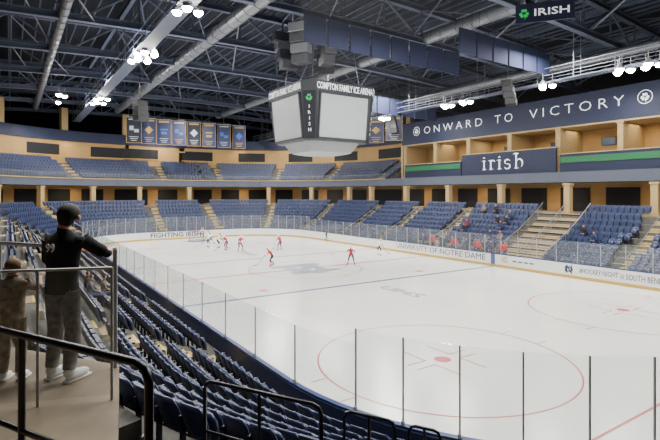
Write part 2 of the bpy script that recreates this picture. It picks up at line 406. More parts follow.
for j in range(NU): gen(j,10.1+.82*j+.42,8.0+.46*j,U0,U1-.3,aisU,[],1)
cand.sort(key=lambda c:c[:2])
rown=['front','second','third','fourth','fifth','sixth','seventh','eighth','ninth','tenth']
first=True; farb=MB()
def lowseat(m,x,y,z,a):
    r=a-PI/2; c,q=math.cos(r),math.sin(r)
    for (sx,y0,y1,z0,z1,dy) in ((.44,.10,.15,.40,.86,.12),(.40,-.05,.04,.32,.70,.05)):
        vs=[]
        for (zz,o) in ((z0,0),(z1,dy)):
            for X,Y in((-sx/2,y0+o),(sx/2,y0+o),(sx/2,y1+o),(-sx/2,y1+o)): vs.append((x+X*c-Y*q,y+X*q+Y*c,z+zz))
        m.add(vs,[(4,5,6,7),(0,1,5,4),(1,2,6,5),(2,3,7,6),(3,0,4,7)])
for k,(vis,dep,x,y,z,a,i,t,tier) in enumerate(cand):
    if k<300 and not vis:
        blk=sum(1 for q in aisL if q<t)
        lab='empty navy folding seat, %s row up, %s'%(rown[i],['right of the nearest aisle','in the block nearest the camera','second block along the left side','third block along the left side','fourth block along the left side','fifth block','sixth block'][min(blk,6)])
        if first: seat0.location=(x,y,z); seat0.rotation_euler=(0,0,a-PI/2); seat0['label']=lab; seat0['group']='navy seats, '+lab[25:]; first=False
        else: dup(seat0,(x,y,z),a-PI/2,lab,'navy seats, '+lab[25:])
    else: lowseat(farb,x,y,z,a)
o=farb.build('stadium_seats_beyond','seatfar'); tag(o,'rows of empty navy folding seats filling the distant stands','seats','distant navy seats','stuff')
vo=thing('stand_entry','tan stair entry with glass guard panels splitting the right stand','entrance',(37,23.9,1))
m=MB()
for i in range(NR):
    sweep(m,vom[0]+.1,vom[1]-.1,a_i(i),a_i(i)+RD,z_i(i)-.1,z_i(i)+.02)
    if i<NR-1: sweep(m,vom[0]+.1,vom[1]-.1,a_i(i)+RD/2,a_i(i)+RD,z_i(i),z_i(i)+.2)
m.build('steps','step',vo)
for u in (21.7,23.9,26.1):
    r=MB(); g=MB(); p=[(X1+a_i(i)+.4,u,z_i(i)) for i in range(NR)]
    r.tube([(x,y,z+1.0) for x,y,z in p],.03); 
    for x,y,z in p[::2]: r.tube([(x,y,z),(x,y,z+1.0)],.025)
    for q,s_ in zip(p,p[1:]): g.add([(q[0],u,q[2]+.1),(s_[0],u,s_[2]+.1),(s_[0],u,s_[2]+.95),(q[0],u,q[2]+.95)],[(0,1,2,3)])
    r.build('handrail','steel',vo); g.build('glass_guard','glass2',vo)
for k,t in enumerate(aisF+aisR[:4]):
    p=[P(t,a_i(i)+.4)[:2]+(z_i(i),) for i in (1,4,8)]
    r=MB(); 
    for (x,y,z) in p: r.tube([(x,y,z),(x,y,z+.95)],.025); 
    r.tube([(x,y,z+.95) for x,y,z in p],.025)
    r=r.build('aisle_handrail','steel'); tag(r,'steel handrail down the stairs %s'%names[k+6],'handrail','aisle handrails')
# ---------- right-hand suites
su=MB(); su.bx(43.6,54,-8,50,7.1,8.1); struct(su.build('floor_suites','fascia'))
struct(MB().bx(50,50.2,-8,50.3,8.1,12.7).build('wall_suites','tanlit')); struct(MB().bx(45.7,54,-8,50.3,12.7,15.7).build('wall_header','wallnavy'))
struct(MB().bx(45.6,54,50,50.4,8.1,12.7).build('wall_suite_end','tan')); struct(MB().bx(45.7,50,-8,50,12.55,12.7).build('trim_4','tan'))
hd=thing('header_lettering','white ONWARD TO VICTORY letters across the navy wall above the suites','lettering',(45.7,33.5,14))
for wd_,c_,w_ in (('ONWARD',41.3,9.4),('TO',33.7,2.3),('VICTORY',25.8,9.4)): text(wd_,'letter',frame(bn,(0,0,1),(45.66,c_,14.4)),w_,.92,hd,'letters',-.015,1.5)
for c_ in (19.4,47.4):
    shamrock('letter',frame(bn,(0,0,1),(45.66,c_,14.42)),.7,hd); m=ring(0,0,.58,.06,0,n=28); Fr=frame(bn,(0,0,1),(45.66,c_,14.42)); m.v=[tuple(Fr@Vector(p)) for p in m.v]; m.build('emblem_ring','letter',hd)
for k,u in enumerate((49.6,44,38.6,32.9,27.3,21.4,15.6,9.8)):
    c=MB().box(45.9,u,10.4,.55,.5,4.6); c.box(45.9,u,8.2,.7,.65,.2); c.box(45.9,u,12.5,.7,.65,.2)
    c=c.build('suite_column','tan'); tag(c,'square tan column between suites, %s from the far end'%ords[k],'column','suite columns')
    if k<7:
        p=MB().bx(46.2,50,u-.1,u+.1,8.1,12.6); struct(p.build('wall_partition','tan'))
for k,(a,c_) in enumerate(((39.4,49.3),(9,26.9))):
    th=thing('suite_parapet','navy suite parapet with a green band, %s'%('left of the white script sign' if k==0 else 'right of the white script sign'),'parapet',(45.4,(a+c_)/2,8.1))
    MB().bx(45.3,45.5,a,c_,8.1,9.9).build('panel','wallnavy',th); MB().bx(45.22,45.3,a+.1,c_-.1,9.05,9.65).build('green_band','greenstrip',th); MB().bx(45.25,45.55,a,c_,9.9,10).build('ledge','tan',th)
sg=thing('script_sign','navy sign panel with white Irish lettering between the suites','sign',(45.2,33,8.1))
MB().bx(45.1,45.3,27.2,39.1,8.15,10.6).build('panel','wallnavy',sg); MB().bx(45.05,45.35,27.1,39.2,10.6,10.7).build('edge','tan',sg)
WF=.7
def stroke(m,pts,ws):
    vs=[];n=len(pts)
    for i,(x,y) in enumerate(pts):
        x0,y0=pts[max(i-1,0)]; x1,y1=pts[min(i+1,n-1)]; l=math.hypot(x1-x0,y1-y0); nx,ny=-(y1-y0)/l,(x1-x0)/l; w=ws[i]/2*WF
        vs+=[(x+nx*w,y+ny*w,.004),(x-nx*w,y-ny*w,.004)]
    return m.add(vs,[(2*i,2*i+1,2*i+3,2*i+2) for i in range(n-1)])
def arc(cx,cy,rx,ry,a0,a1,n=10): return [(cx+rx*math.cos(math.radians(a0+(a1-a0)*i/n)),cy+ry*math.sin(math.radians(a0+(a1-a0)*i/n))) for i in range(n+1)]
def fat(n,w,e=.3): return [w*(e+(1-e)*math.sin(PI*i/(n-1))) for i in range(n)]
Fs=frame(bn,(0,0,1),(45.08,33.1,8.75))
def letter(ox,fn):
    m=MB(); fn(m); m.v=[tuple(Fs@Vector(((x*1.1+ox*1.45)*1.15,y*1.12,z))) for x,y,z in m.v]; m.build('letter','letter',sg)
def stem(m,x,y0,y1,w=.24):
    stroke(m,[(x,y0),(x,y0+.1),(x,(y0+y1)/2),(x,y1-.1),(x,y1)],[w*1.7,w,w*.85,w,w*1.7]); stroke(m,[(x-w*1.1,y1-.03),(x,y1+.03),(x+w*.8,y1-.05)],[.04,.12,.04]); stroke(m,[(x-w*.8,y0+.02),(x,y0-.02),(x+w*1.1,y0+.04)],[.04,.1,.04])
def li(m): stem(m,0,0,.9); stroke(m,[(-.12,1.15),(0,1.23),(.12,1.15)],[.05,.2,.05])
letter(-1.65,li)
letter(-1.1,lambda m:(stem(m,0,0,.9),stroke(m,arc(.22,.6,.24,.3,160,30),fat(11,.18,.5))))
letter(-.42,li)
letter(.2,lambda m:(stroke(m,arc(0,.68,.26,.22,20,250),fat(11,.2,.4)),stroke(m,arc(-.02,.24,.28,.24,100,-160),fat(11,.2,.4))))
letter(.85,lambda m:(stem(m,0,0,1.4),stroke(m,arc(.3,.45,.3,.42,150,-50,12),fat(13,.22,.4)),stroke(m,arc(-.02,1.34,.28,.1,10,170),fat(11,.1))))
for k,u in enumerate((46.5,41.5,36,30,24.5,18.5)):
    t_=thing('wall_television','black television on the back wall of suite %s from the far end'%ords[k],'television',(49.9,u,10.8),0,'suite televisions')
    MB().bx(49.88,49.98,u-.7,u+.7,10.9,11.7).build('casing','black',t_); MB().bx(49.87,49.88,u-.65,u+.65,10.95,11.65).build('screen','tvm',t_)
    c=MB().bx(48.6,49.1,u-1.4,u+1.4,8.1,9.1); c.bx(48.5,49.2,u-1.5,u+1.5,9.1,9.17)
    c=c.build('serving_counter','dark'); tag(c,'dark serving counter inside suite %s from the far end'%ords[k],'counter','suite counters')
# ---------- scoreboard
SX,SY=20.9,32.6
sb=thing('scoreboard','large eight sided hanging scoreboard with pale blank screens','scoreboard',(SX,SY,14.3))
def octa(h,c): 
    return [(-h+c,-h),(h-c,-h),(h,-h+c),(h,h-c),(h-c,h),(-h+c,h),(-h,h-c),(-h,-h+c)]
def loft(m,levels,mi=0):
    vs=[];fs=[]
    for h,c,z in levels: vs+=[(SX+x,SY+y,z) for x,y in octa(h,c)]
    n=len(levels)
    for i in range(n-1):
        for k in range(8): k2=(k+1)%8; fs.append((i*8+k,i*8+k2,(i+1)*8+k2,(i+1)*8+k))
    fs+=[tuple(range(7,-1,-1)),tuple((n-1)*8+k for k in range(8))]
    return m.add(vs,fs,mi)
loft(MB(),[(2.85,.65,10.0),(2.95,.7,10.1),(3.3,.8,13.5)]).build('body','sbody',sb)
loft(MB(),[(3.35,.8,13.5),(3.4,.8,14.3)]).build('sign_ring','sbody',sb)
loft(MB(),[(1.2,.4,9.1),(1.9,.5,9.25),(2.1,.5,9.55),(2.4,.6,10.0)]).build('lower_ring','sgrey',sb)
tilt=.35/3.4
for k,(nx,ny) in enumerate(((0,-1),(-1,0),(0,1),(1,0))):
    h=3.12; n_=Vector((nx,ny,-tilt)); cpos=Vector((SX+nx*(h+.0),SY+ny*(h+.0),11.8))
    Fm=frame(n_,(0,0,1),cpos)
    def fp(x,y,z,Fm=Fm): return tuple(Fm@Vector((x,y,z)))
    def slab(w,h_,z0,z1,cx=0,cy=0,Fm=Fm):
        m=MB(); vs=[fp(cx+sx*w/2,cy+sy*h_/2,zz,Fm) for zz in(z0,z1) for sx,sy in((-1,-1),(1,-1),(1,1),(-1,1))]
        return m.add(vs,[(3,2,1,0),(4,5,6,7),(0,1,5,4),(1,2,6,5),(2,3,7,6),(3,0,4,7)])
    slab(4.3,3.15,-.05,.08).build('screen','screen',sb)
    fr=slab(4.5,.1,-.05,.14,0,1.63); 
    for q in (slab(4.5,.1,-.05,.14,0,-1.63),slab(.1,3.35,-.05,.14,-2.2),slab(.1,3.35,-.05,.14,2.2)): fr.add(q.v,q.f)
    fr.build('screen_frame','sbody',sb)
    text('COMPTON FAMILY ICE ARENA','letter',frame((nx,ny,0),(0,0,1),(SX+nx*3.42,SY+ny*3.42,13.9)),5.1,.5,sb,'sign_lettering',.02)
for (nx,ny) in ((-1,-1),(1,-1),(-1,1),(1,1)):
    n_=Vector((nx,ny,-tilt*1.4)); base=Vector((SX+nx*2.76,SY+ny*2.76,11.8))
    Fm=frame(n_,(0,0,1),base+n_.normalized()*.1)
    m=MB(); m.add([tuple(Fm@Vector(p)) for p in ((-.38,-1.7,.0),(.38,-1.7,0),(.45,1.7,0),(-.45,1.7,0))],[(0,1,2,3)]); m.build('corner_panel','darknavy',sb)
    shamrock('green',Fm@Matrix.Translation((0,1.25,.02)),.5,sb)
    for q,ch in enumerate('IRISH'): text(ch,'letter',Fm@Matrix.Translation((0,.6-q*.42,.02)),None,.24,sb,'letter',.01)
for sx in(-1,1):
    for sy in(-1,1): MB().tube([(SX+sx*2.2,SY+sy*2.2,14.3),(SX+sx*1.6,SY+sy*1.6,20)],.035,6).build('hoist_cable','steel',sb)
sp=thing('speaker_cluster','angular dark and grey loudspeaker boxes hanging above the scoreboard','speakers',(SX-1.6,SY-1,16))
for k,(dx,dy,a,mt) in enumerate(((-1.3,-.9,.6,'sgrey'),(.5,-1.5,-.3,'grey'),(1.5,.3,-1.2,'sbody'),(-1.3,1.1,1.4,'sbody'))):
    x=SX-1.6+dx; y=SY-1+dy
    for q in range(4): MB().box(x+.16*q*dx/1.5,y+.16*q*dy/1.5,16.0+q*.72,.9,1.35,.62,a).build('loudspeaker',[mt if q%2 else 'grey'],sp)
    MB().tube([(x,y,18.3),(SX-1.6,SY-1,20.5)],.03,5).build('hanger','steel',sp)
th=thing('hanging_sign','wide navy ceiling panel reading IRISH beside a green shamrock','sign',(28,17.5,17.9))
Fb=frame((-.8,-.6,0),(0,0,1),(27.8,17.5,17.45))
m=MB(); m.add([tuple(Fb@Vector(p)) for p in ((-1.7,-.6,-.12),(1.7,-.6,-.12),(1.7,.6,-.12),(-1.7,.6,-.12),(-1.7,-.6,0),(1.7,-.6,0),(1.7,.6,0),(-1.7,.6,0))],[(3,2,1,0),(4,5,6,7),(0,1,5,4),(1,2,6,5),(2,3,7,6),(3,0,4,7)]); m.build('panel','wallnavy',th)
shamrock('green',Fb@Matrix.Translation((-1.2,0,.01)),.6,th); text('IRISH','letter',Fb@Matrix.Translation((.4,0,.01)),2.0,.45,th,'lettering',.01)
for s_ in(-1.4,1.4):
    q=Fb@Vector((s_,.6,-.06)); MB().tube([tuple(q),(q.x,q.y,20)],.02,5).build('hanging_rod','steel',th)
# ---------- roof structure
for k in range(10):
    y=1.5+9*k; th=thing('roof_truss','grey blue steel roof truss, %s from the camera end'%ords[k],'roof truss',(20,y,17),0,'roof trusses')
    zb=lambda x:17.0+1.6*(1-((x-20)/36)**2); zt=lambda x:zb(x)+2.6
    m=MB(); 
    def chord(z): 
        q=MB()
        for i in range(18):
            xa=-16+4*i; xb=xa+4; za,zc=z(xa),z(xb)
            for w,h_,dz in ((.44,.06,.22),(.44,.06,-.22),(.06,.42,0)):
                vs=[(xx,y+sy*w/2,zz+dz+sz*h_/2) for xx,zz in((xa,za),(xb,zc)) for sy,sz in((-1,-1),(1,-1),(1,1),(-1,1))]
                q.add(vs,[(0,1,5,4),(1,2,6,5),(2,3,7,6),(3,0,4,7)])
        return q
    chord(zb).build('bottom_chord','truss',th); chord(zt).build('top_chord','truss',th)
    for i in range(18):
        xa=-16+4*i; m.tube([(xa,y,zb(xa)),(xa,y,zt(xa))],.08,6); m.tube([(xa,y,zb(xa)),(xa+4,y,zt(xa+4))] if i%2 else [(xa,y,zt(xa)),(xa+4,y,zb(xa+4))],.1,6)
    m.build('web','truss',th)
for k,x in enumerate((-8,0,8,16,24,32,40,48)):
    m=MB(); z=17.0+1.6*(1-((x-20)/36)**2)+2.85; m.bx(x-.15,x+.15,0,80,z-.2,z+.2)
    for dx in (-3,-2,-1,1,2,3,4): m.bx(x+dx-.05,x+dx+.05,0,80,z-.02,z+.16)
    m=m.build('roof_purlin','truss'); tag(m,'long steel roof beam running the rink length, %s from the left'%ords[k],'roof beam','roof beams')
    b=MB()
    for q in range(8):
        y=1.5+9*q; zz=17.0+1.6*(1-((x-20)/36)**2)
        b.tube([(x,y,zz),(x+ (4 if q%2 else -4),y+9,zz+2.6)],.05,6); b.tube([(x,y,zz+2.4),(x+(5 if q%2 else 3),y+9,zz+.1)],.06,6)
    b=b.build('cross_brace','trussl' if k%2 else 'truss'); tag(b,'diagonal steel bracing rods between trusses, %s line from the left'%ords[k],'bracing','roof bracing')
def catwalk(x,z,lab):
    th=thing('catwalk',lab,'catwalk',(x,40,z))
    MB().bx(x-.5,x+.5,2,80,z,z+.08).build('deck','truss',th)
    for s_ in(-1,1):
        m=MB(); 
        for h in(.55,1.1): m.tube([(x+s_*.5,2,z+h),(x+s_*.5,80,z+h)],.03,5)
        for q in range(27): m.tube([(x+s_*.5,2+q*3,z),(x+s_*.5,2+q*3,z+1.1 if q%3 else 20)],.03,5)
        m.build('railing','trussl',th)
catwalk(8.2,16.6,'steel catwalk with railings above the left boards'); catwalk(36,14.9,'steel catwalk with railings above the right stand')
dn=['leftmost','second from the left','third from the left','rightmost']
for k,(x,z,r,y0,y1) in enumerate(((3,18.2,.32,20,80),(13.5,18.6,.5,24,78),(28.5,18.8,.5,19,76),(40.5,17.3,.4,5,78))):
    m=MB(); m.tube([(x,y0,z),(x,y1,z)],r,16)
    for q in range(int((y1-y0)/1.5)): m.tube([(x,y0+q*1.5,z),(x,y0+q*1.5+.1,z)],r+.04,16)
    m=m.build('air_duct','duct',smooth=False); tag(m,'ribbed silver air duct along the roof, %s'%dn[k],'air duct','air ducts')
for k,(y,x0,x1,z) in enumerate(((26,4,12.5,18.6),(42,30,40,16.9))):
    m=MB(); m.tube([(x0,y,z),(x1,y,z)],.55,16)
    for q in range(int((x1-x0)/1.0)): m.tube([(x0+q*1.0,y,z),(x0+q*1.0+.1,y,z)],.6,16)
    m=m.build('air_duct','duct'); tag(m,'wide ribbed silver duct crossing the roof, %s'%['on the left','on the right'][k],'air duct','crossing ducts')
for row,(yy,xa,n,z) in enumerate(((26,16.2,8,16.5),(22.5,26.5,6,16.6),(40,30,7,15.6))):
    for q in range(n):
        x=xa+q*1.8; m=MB(); m.box(x,yy,z-.03*q,1.6,.14,1.75); m.tube([(x-.5,yy,z+.8),(x-.5,yy,19)],.015,4); m.tube([(x+.5,yy,z+.8),(x+.5,yy,19)],.015,4)
        m=m.build('acoustic_baffle','baffle'); tag(m,'navy hanging acoustic panel, %s from the left in the %s row'%(ords[q],['left','nearest right','far right'][row]),'acoustic panel','acoustic panels')
for k,(x,y,z) in enumerate(((10.5,49,13.8),(33,24,13.8),(38.5,44,14.0))):
    m=MB(); 
    for q in range(4): m.box(x,y-.12*q,z-.5*q+1,1.2,.8,.46,.5)
    m.tube([(x,y,z+1.2),(x,y,18)],.04,6)
    m=m.build('hanging_loudspeaker','black'); tag(m,'black hanging loudspeaker array, %s'%['over the far left','over the right boards','over the far right'][k],'loudspeaker','hanging loudspeakers')
lf=[(8.2+dx,u+du,16.4) for u in (26.6,36.6,38.8,57,60) for dx,du in ((0,0),(.75,.35),(-.3,.9))]+[(4.3,58,16.5),(4.9,58.6,16.5),(4.6,63,16.5)]+[(36+dx,u+du,14.7) for u in (32.5,30.2,22,16.2,14.4,42) for dx,du in ((0,0),(-.7,.4),(.1,.9))]
fx0=None
for k,(x,y,z) in enumerate(lf):
    lab='small bright floodlight, %s'%('%s along the left catwalk'%ords[k] if k<15 else '%s beyond the left catwalk'%ords[k-15] if k<18 else '%s along the right catwalk'%ords[k-18])
    if fx0 is None:
        fx0=thing('floodlight',lab,'floodlight',(x,y,z),0,'ceiling floodlights')
        m=MB(); m.tube([(0,0,.35),(0,0,.2),(0,0,0)],.12,14,r2=.3); m.tube([(0,0,.3),(0,0,.9)],.03,6); m.build('housing','steel',fx0,False)
        m=MB(); m.ell((0,0,0),(.27,.27,.24),16,8); m.build('lens','lamp',fx0,False,True)
    else: dup(fx0,(x,y,z),0,lab,'ceiling floodlights')
# ---------- banners
def banner(x,y,zt,w,h,n,lab,k):
    th=thing('championship_banner',lab,'banner',(x,y,zt),math.atan2(n[0],-n[1]),'hanging banners')
    m=MB(); m.box(0,0,-h/2,w,.04,h); m.build('cloth',['navy' if k%4 else 'darknavy'],th,False)
    m=MB(); m.box(0,-.03,-.3,w*.7,.02,.16+.05*(k%3)); m.build('title_band',['bgold' if k%3 else 'sgrey'],th,False)
    m=MB()
    if k%3==0: m.box(-w*.16,-.03,-h*.42,w*.26,.02,w*.3); m.box(w*.16,-.03,-h*.52,w*.3,.02,w*.22)
    elif k%3==1: m.add([(0,-.035,-h*.3),(-w*.28,-.035,-h*.45),(0,-.035,-h*.62),(w*.28,-.035,-h*.45)],[(0,1,2,3)])
    else: m.box(0,-.03,-h*.4,w*.5,.02,.2); m.box(0,-.03,-h*.54,w*.4,.02,.34)
    m.build('crest',[('sgrey','bgold','bblue','bblue')[k%4]],th,False)
    m=MB()
    for q in range(3): m.box(0,-.03,-h*.76-q*.25,w*(.6-.12*q),.02,.07)
    m.build('text_lines','bgold' if k%2 else 'sgrey',th,False)
    m=MB(); m.box(0,-.03,-h+.03,w,.02,.05); m.box(-w/2+.02,-.03,-h/2,.04,.02,h); m.box(w/2-.02,-.03,-h/2,.04,.02,h); m.build('gold_border','bgold',th,False)
    m=MB(); m.tube([(-w/2,0,0),(w/2,0,0)],.05,6); m.tube([(0,0,0),(0,0,18.6-zt)],.02,4); m.build('hanging_bar','steel',th,False)
for k in range(8):
    px=134+k*15; u=69; r=(px-330)/480; v=(.555*u+r*.832*u)/(.832-r*.555)
    banner(v,u,16.4,1.95,3.5,(-.35,-1),'navy hanging banner over the far stand, %s from the left'%ords[k],k)
for k,px in enumerate((376,394)):
    r=(px-330)/480; v=38.5; u=v*(.832-r*.555)/(.555+r*.832); banner(v,u,15.4,2.0,3.0,(-.7,-.7),'navy hanging banner right of the scoreboard, %s of the pair'%['left','right'][k],k+1)
# ---------- goal
gl=thing('hockey_goal','red framed hockey goal with white net at the far end','goal',(XC,Y1-3.35,0))
m=MB(); m.tube([(-.92,0,0),(-.92,0,1.22),(.92,0,1.22),(.92,0,0)],.04,8); m.tube([(-.92,0,.03),(-.8,.9,.03),(.8,.9,.03),(.92,0,.03)],.03,6); m.tube([(-.92,0,1.2),(-.6,.5,1.2),(.6,.5,1.2),(.92,0,1.2)],.025,6); m.build('frame','red',gl,False)
m=MB(); m.add([(-.92,0,1.2),(.92,0,1.2),(.6,.5,1.2),(-.6,.5,1.2),(-.8,.9,.03),(.8,.9,.03),(-.92,0,.03),(.92,0,.03)],[(0,1,2,3),(3,2,5,4),(0,3,4,6),(1,7,5,2)]); m.build('netting','glass2',gl,False)
# ---------- people
BASE=dict(pelvis=((0,0,.95),.13),spine=((0,0,1.12),.125),chest=((0,0,1.30),.15),neckb=((0,0,1.46),.065),neck=((0,.01,1.53),.055),head=((0,.03,1.64),.092),crown=((0,.02,1.73),.065))
for s_,n_ in((-1,'L'),(1,'R')):
    BASE.update({'sh'+n_:((s_*.18,0,1.40),.062),'el'+n_:((s_*.25,-.03,1.12),.046),'wr'+n_:((s_*.25,.06,.88),.032),'ha'+n_:((s_*.24,.09,.79),.038),
     'hi'+n_:((s_*.1,0,.88),.09),'kn'+n_:((s_*.11,.03,.5),.062),'an'+n_:((s_*.11,-.02,.1),.042),'to'+n_:((s_*.13,.15,.045),.042)})
BONES=[('pelvis','spine','torso'),('spine','chest','torso'),('chest','neckb','torso'),('neckb','neck','head'),('neck','head','head'),('head','crown','head')]
for n_ in 'LR': BONES+=[('chest','sh'+n_,'torso'),('sh'+n_,'el'+n_,'arm'),('el'+n_,'wr'+n_,'fore'),('wr'+n_,'ha'+n_,'hand'),('pelvis','hi'+n_,'leg'),('hi'+n_,'kn'+n_,'leg'),('kn'+n_,'an'+n_,'shin'),('an'+n_,'to'+n_,'foot')]
POSES={'stand':{},
'skate':dict(pelvis=(0,-.15,.88),spine=(0,-.02,1.04),chest=(0,.12,1.18),neckb=(0,.24,1.32),neck=(0,.28,1.38),head=(0,.33,1.47),crown=(0,.33,1.56),shL=(-.2,.16,1.28),shR=(.2,.16,1.28),elL=(-.3,.3,1.04),elR=(.32,.22,1.02),wrL=(-.12,.48,.95),wrR=(.2,.44,.86),haL=(-.08,.53,.92),haR=(.2,.5,.82),hiL=(-.12,-.12,.84),hiR=(.12,-.12,.84),knL=(-.17,.12,.5),knR=(.2,.05,.48),anL=(-.17,-.02,.14),anR=(.3,-.3,.16),toL=(-.18,.16,.08),toR=(.36,-.15,.09)),
'skate2':dict(pelvis=(0,-.1,.9),spine=(0,0,1.06),chest=(0,.08,1.22),neckb=(0,.16,1.37),neck=(0,.19,1.43),head=(0,.23,1.52),crown=(0,.22,1.61),shL=(-.2,.08,1.32),shR=(.2,.1,1.32),elL=(-.36,.16,1.1),elR=(.34,.2,1.08),wrL=(-.25,.4,1.0),wrR=(.3,.42,.98),haL=(-.2,.46,.96),haR=(.3,.48,.94),hiL=(-.12,-.08,.85),hiR=(.12,-.08,.85),knL=(-.22,.16,.52),knR=(.2,.14,.5),anL=(-.3,-.02,.14),anR=(.26,-.02,.14),toL=(-.34,.15,.08),toR=(.3,.16,.08)),
'sit':dict(pelvis=(0,-.02,.53),spine=(0,.0,.70),chest=(0,.02,.88),neckb=(0,.04,1.03),neck=(0,.05,1.10),head=(0,.08,1.21),crown=(0,.07,1.30),shL=(-.18,.02,.97),shR=(.18,.02,.97),elL=(-.25,.1,.72),elR=(.25,.1,.72),wrL=(-.12,.32,.62),wrR=(.12,.32,.62),haL=(-.06,.38,.62),haR=(.06,.38,.62),hiL=(-.1,.04,.5),hiR=(.1,.04,.5),knL=(-.13,.46,.5),knR=(.13,.46,.5),anL=(-.13,.42,.1),anR=(.13,.42,.1),toL=(-.14,.58,.045),toR=(.14,.58,.045))}
def figmesh(name,pose,mats,extra=None,sub=1,scale=1,head_hair=True):
    J={k:[Vector(p),r] for k,(p,r) in BASE.items()}
    for k,p in (pose if isinstance(pose,dict) else POSES[pose]).items(): J[k][0]=Vector(p)
    bones=list(BONES)
    if extra:
        for k,(p,r) in extra[0].items(): J[k]=[Vector(p),r]
        bones=[b_ for b_ in bones if b_[:2] not in extra[2]]+extra[1]
    names=[k for k in J if any(k in b_[:2] for b_ in bones)]; idx={k:i for i,k in enumerate(names)}
    me=bpy.data.meshes.new(name); me.from_pydata([J[k][0]*scale for k in names],[(idx[a],idx[b_]) for a,b_,_ in bones],[])
    o=bpy.data.objects.new('tmp',me); C.objects.link(o); md=o.modifiers.new('s','SKIN'); md.use_smooth_shade=True
    if not me.skin_vertices: raise Exception('noskin')
    for k,i in idx.items():
        sv=me.skin_vertices[0].data[i]; sv.radius=(J[k][1]*scale,)*2; sv.use_root=(k=='pelvis')
    ss=o.modifiers.new('u','SUBSURF'); ss.levels=sub; ss.render_levels=sub
    bpy.context.view_layer.update()
    out=bpy.data.meshes.new_from_object(o.evaluated_get(bpy.context.evaluated_depsgraph_get())); C.objects.unlink(o); bpy.data.objects.remove(o)
    keys=sorted(set(mats.values())); out.materials.clear()
    for k in keys: out.materials.append(M[k])
    hd=J['head'][0]*scale
    bb=[(J[a][0]*scale,J[b_][0]*scale,t,(J[a][1]+J[b_][1])/2*scale) for a,b_,t in bones]
    for p in out.polygons:
        c=p.center; best=None
        for a,b_,t,r in bb:
            d=b_-a; q=max(0,min(1,(c-a).dot(d)/max(d.length_squared,1e-9))); dd=(c-a-d*q).length/r
            if best is None or dd<best[0]: best=(dd,t)
        t=best[1]
        if t=='head' and head_hair and (c.z>hd.z+.035*scale or (c.y<hd.y-.02*scale and c.z>hd.z-.06*scale)): t='hair'
        p.material_index=keys.index(mats[t]); p.use_smooth=True
    out.name=name; return out
def outfit(t,a,f,h,l,s_,ft,hair='hair',head='skin'): return dict(torso=t,arm=a,fore=f,hand=h,head=head,leg=l,shin=s_,foot=ft,hair=hair)
OUT={'red':outfit('red','red','white','glove','jnavy','red','black'),'whi':outfit('white','white','jnavy','glove','jnavy','white','black'),'ref':outfit('grey','grey','grey','skin','black','black','black')}
cache={}
def helmet(pose,mt,par):
    h=Vector(POSES[pose].get('head',(0,.03,1.64))); m=MB(); m.ell((h.x,h.y-.005,h.z+.03),(.125,.14,.125),12,6,0,-.25,PI/2); m.tube([(-.11,h.y+.09,h.z-.02),(0,h.y+.15,h.z-.04),(.11,h.y+.09,h.z-.02)],.012,5); m.build('helmet',mt,par,False,True)
def blades(pose,par):
    for n_ in 'LR':
        a=Vector(POSES[pose]['an'+n_]); t_=Vector(POSES[pose]['to'+n_]); d=(t_-a); r=math.atan2(d.x,d.y); c=(a+t_)/2
        MB().box(c.x,c.y,.03,.02,.28,.06,-r).build('skate_blade','steel',par,False)
def ground(px,py):
    dep=6.1*480/(py-193); lat=(px-330)/480*dep; return .832*lat+.555*dep,-.555*lat+.832*dep
pl=[(226,250,'red','skate',2.0,'near the far left face-off circle'),(240,251,'red','skate2',3.4,'right of the huddle of white players'),(271,266,'red','skate',1.2,'skating alone left of centre ice'),(280,250,'red','skate2',.4,'beyond the centre circle'),(351,265,'red','skate2',2.4,'skating right of centre ice'),
    (202,240,'whi','skate2',3.1,'closest to the far goal'),(211,244,'whi','skate',.8,'in the middle of the far left group'),(218,248,'whi','skate2',4.2,'in front of the far left group'),(379,255,'whi','skate',5.0,'near the right side boards'),(208,247,'whi','skate',5.2,'at the left of the far group'),(327,241,'ref','skate2',3.3,'in a grey and black uniform by the far right boards')]
for px,py,team,pose,rz,lab in pl:
    x,y=ground(px,py); k=(team,pose)
    if k not in cache: cache[k]=figmesh('body',pose,OUT[team])
    th=thing('person','hockey %s, %s'%({'red':'player in a red jersey','whi':'player in a white jersey','ref':'official'}[team],lab),'person',(x,y,0),rz,'people on the ice')
    link('body',cache[k],th,False); helmet(pose,'black' if team=='ref' else ('white' if team=='red' else 'gold'),th); blades(pose,th)
    if team!='ref':
        hl=Vector(POSES[pose]['haL']); tip=Vector((.35,1.15,.05))
        m=MB(); m.tube([(0,0,0),tuple(tip-hl)],.016,5); m.tube([tuple(tip-hl),tuple(tip-hl+Vector((.0,.28,-.01)))],.03,5)
        s_=m.build('hockey_stick','wood' if team=='red' else 'black'); s_.location=Vector((x,y,0))+Matrix.Rotation(rz,3,'Z')@hl; s_.rotation_euler=(0,0,rz)
        tag(s_,'hockey stick held by the %s player %s'%({'red':'red','whi':'white'}[team],lab),'hockey stick','hockey sticks')
def spect(x,y,z,rz,pose,col,lab,leg='jnavy',hair='hair',sc=1,grp='spectators'):
    k=(pose,col,leg,hair)
    if k not in cache: cache[k]=figmesh('person',pose,outfit(col,col,col,'skin',leg,leg,'black',hair))
    o=link('person',cache[k]); o.location=(x,y,z); o.rotation_euler=(0,0,rz); o.scale=(sc,)*3; tag(o,lab,'person',grp)
cn={'red':'red','jnavy':'navy','grey':'grey','tee':'black','white':'white','bred':'crimson','camo':'tan','bblue':'blue'}
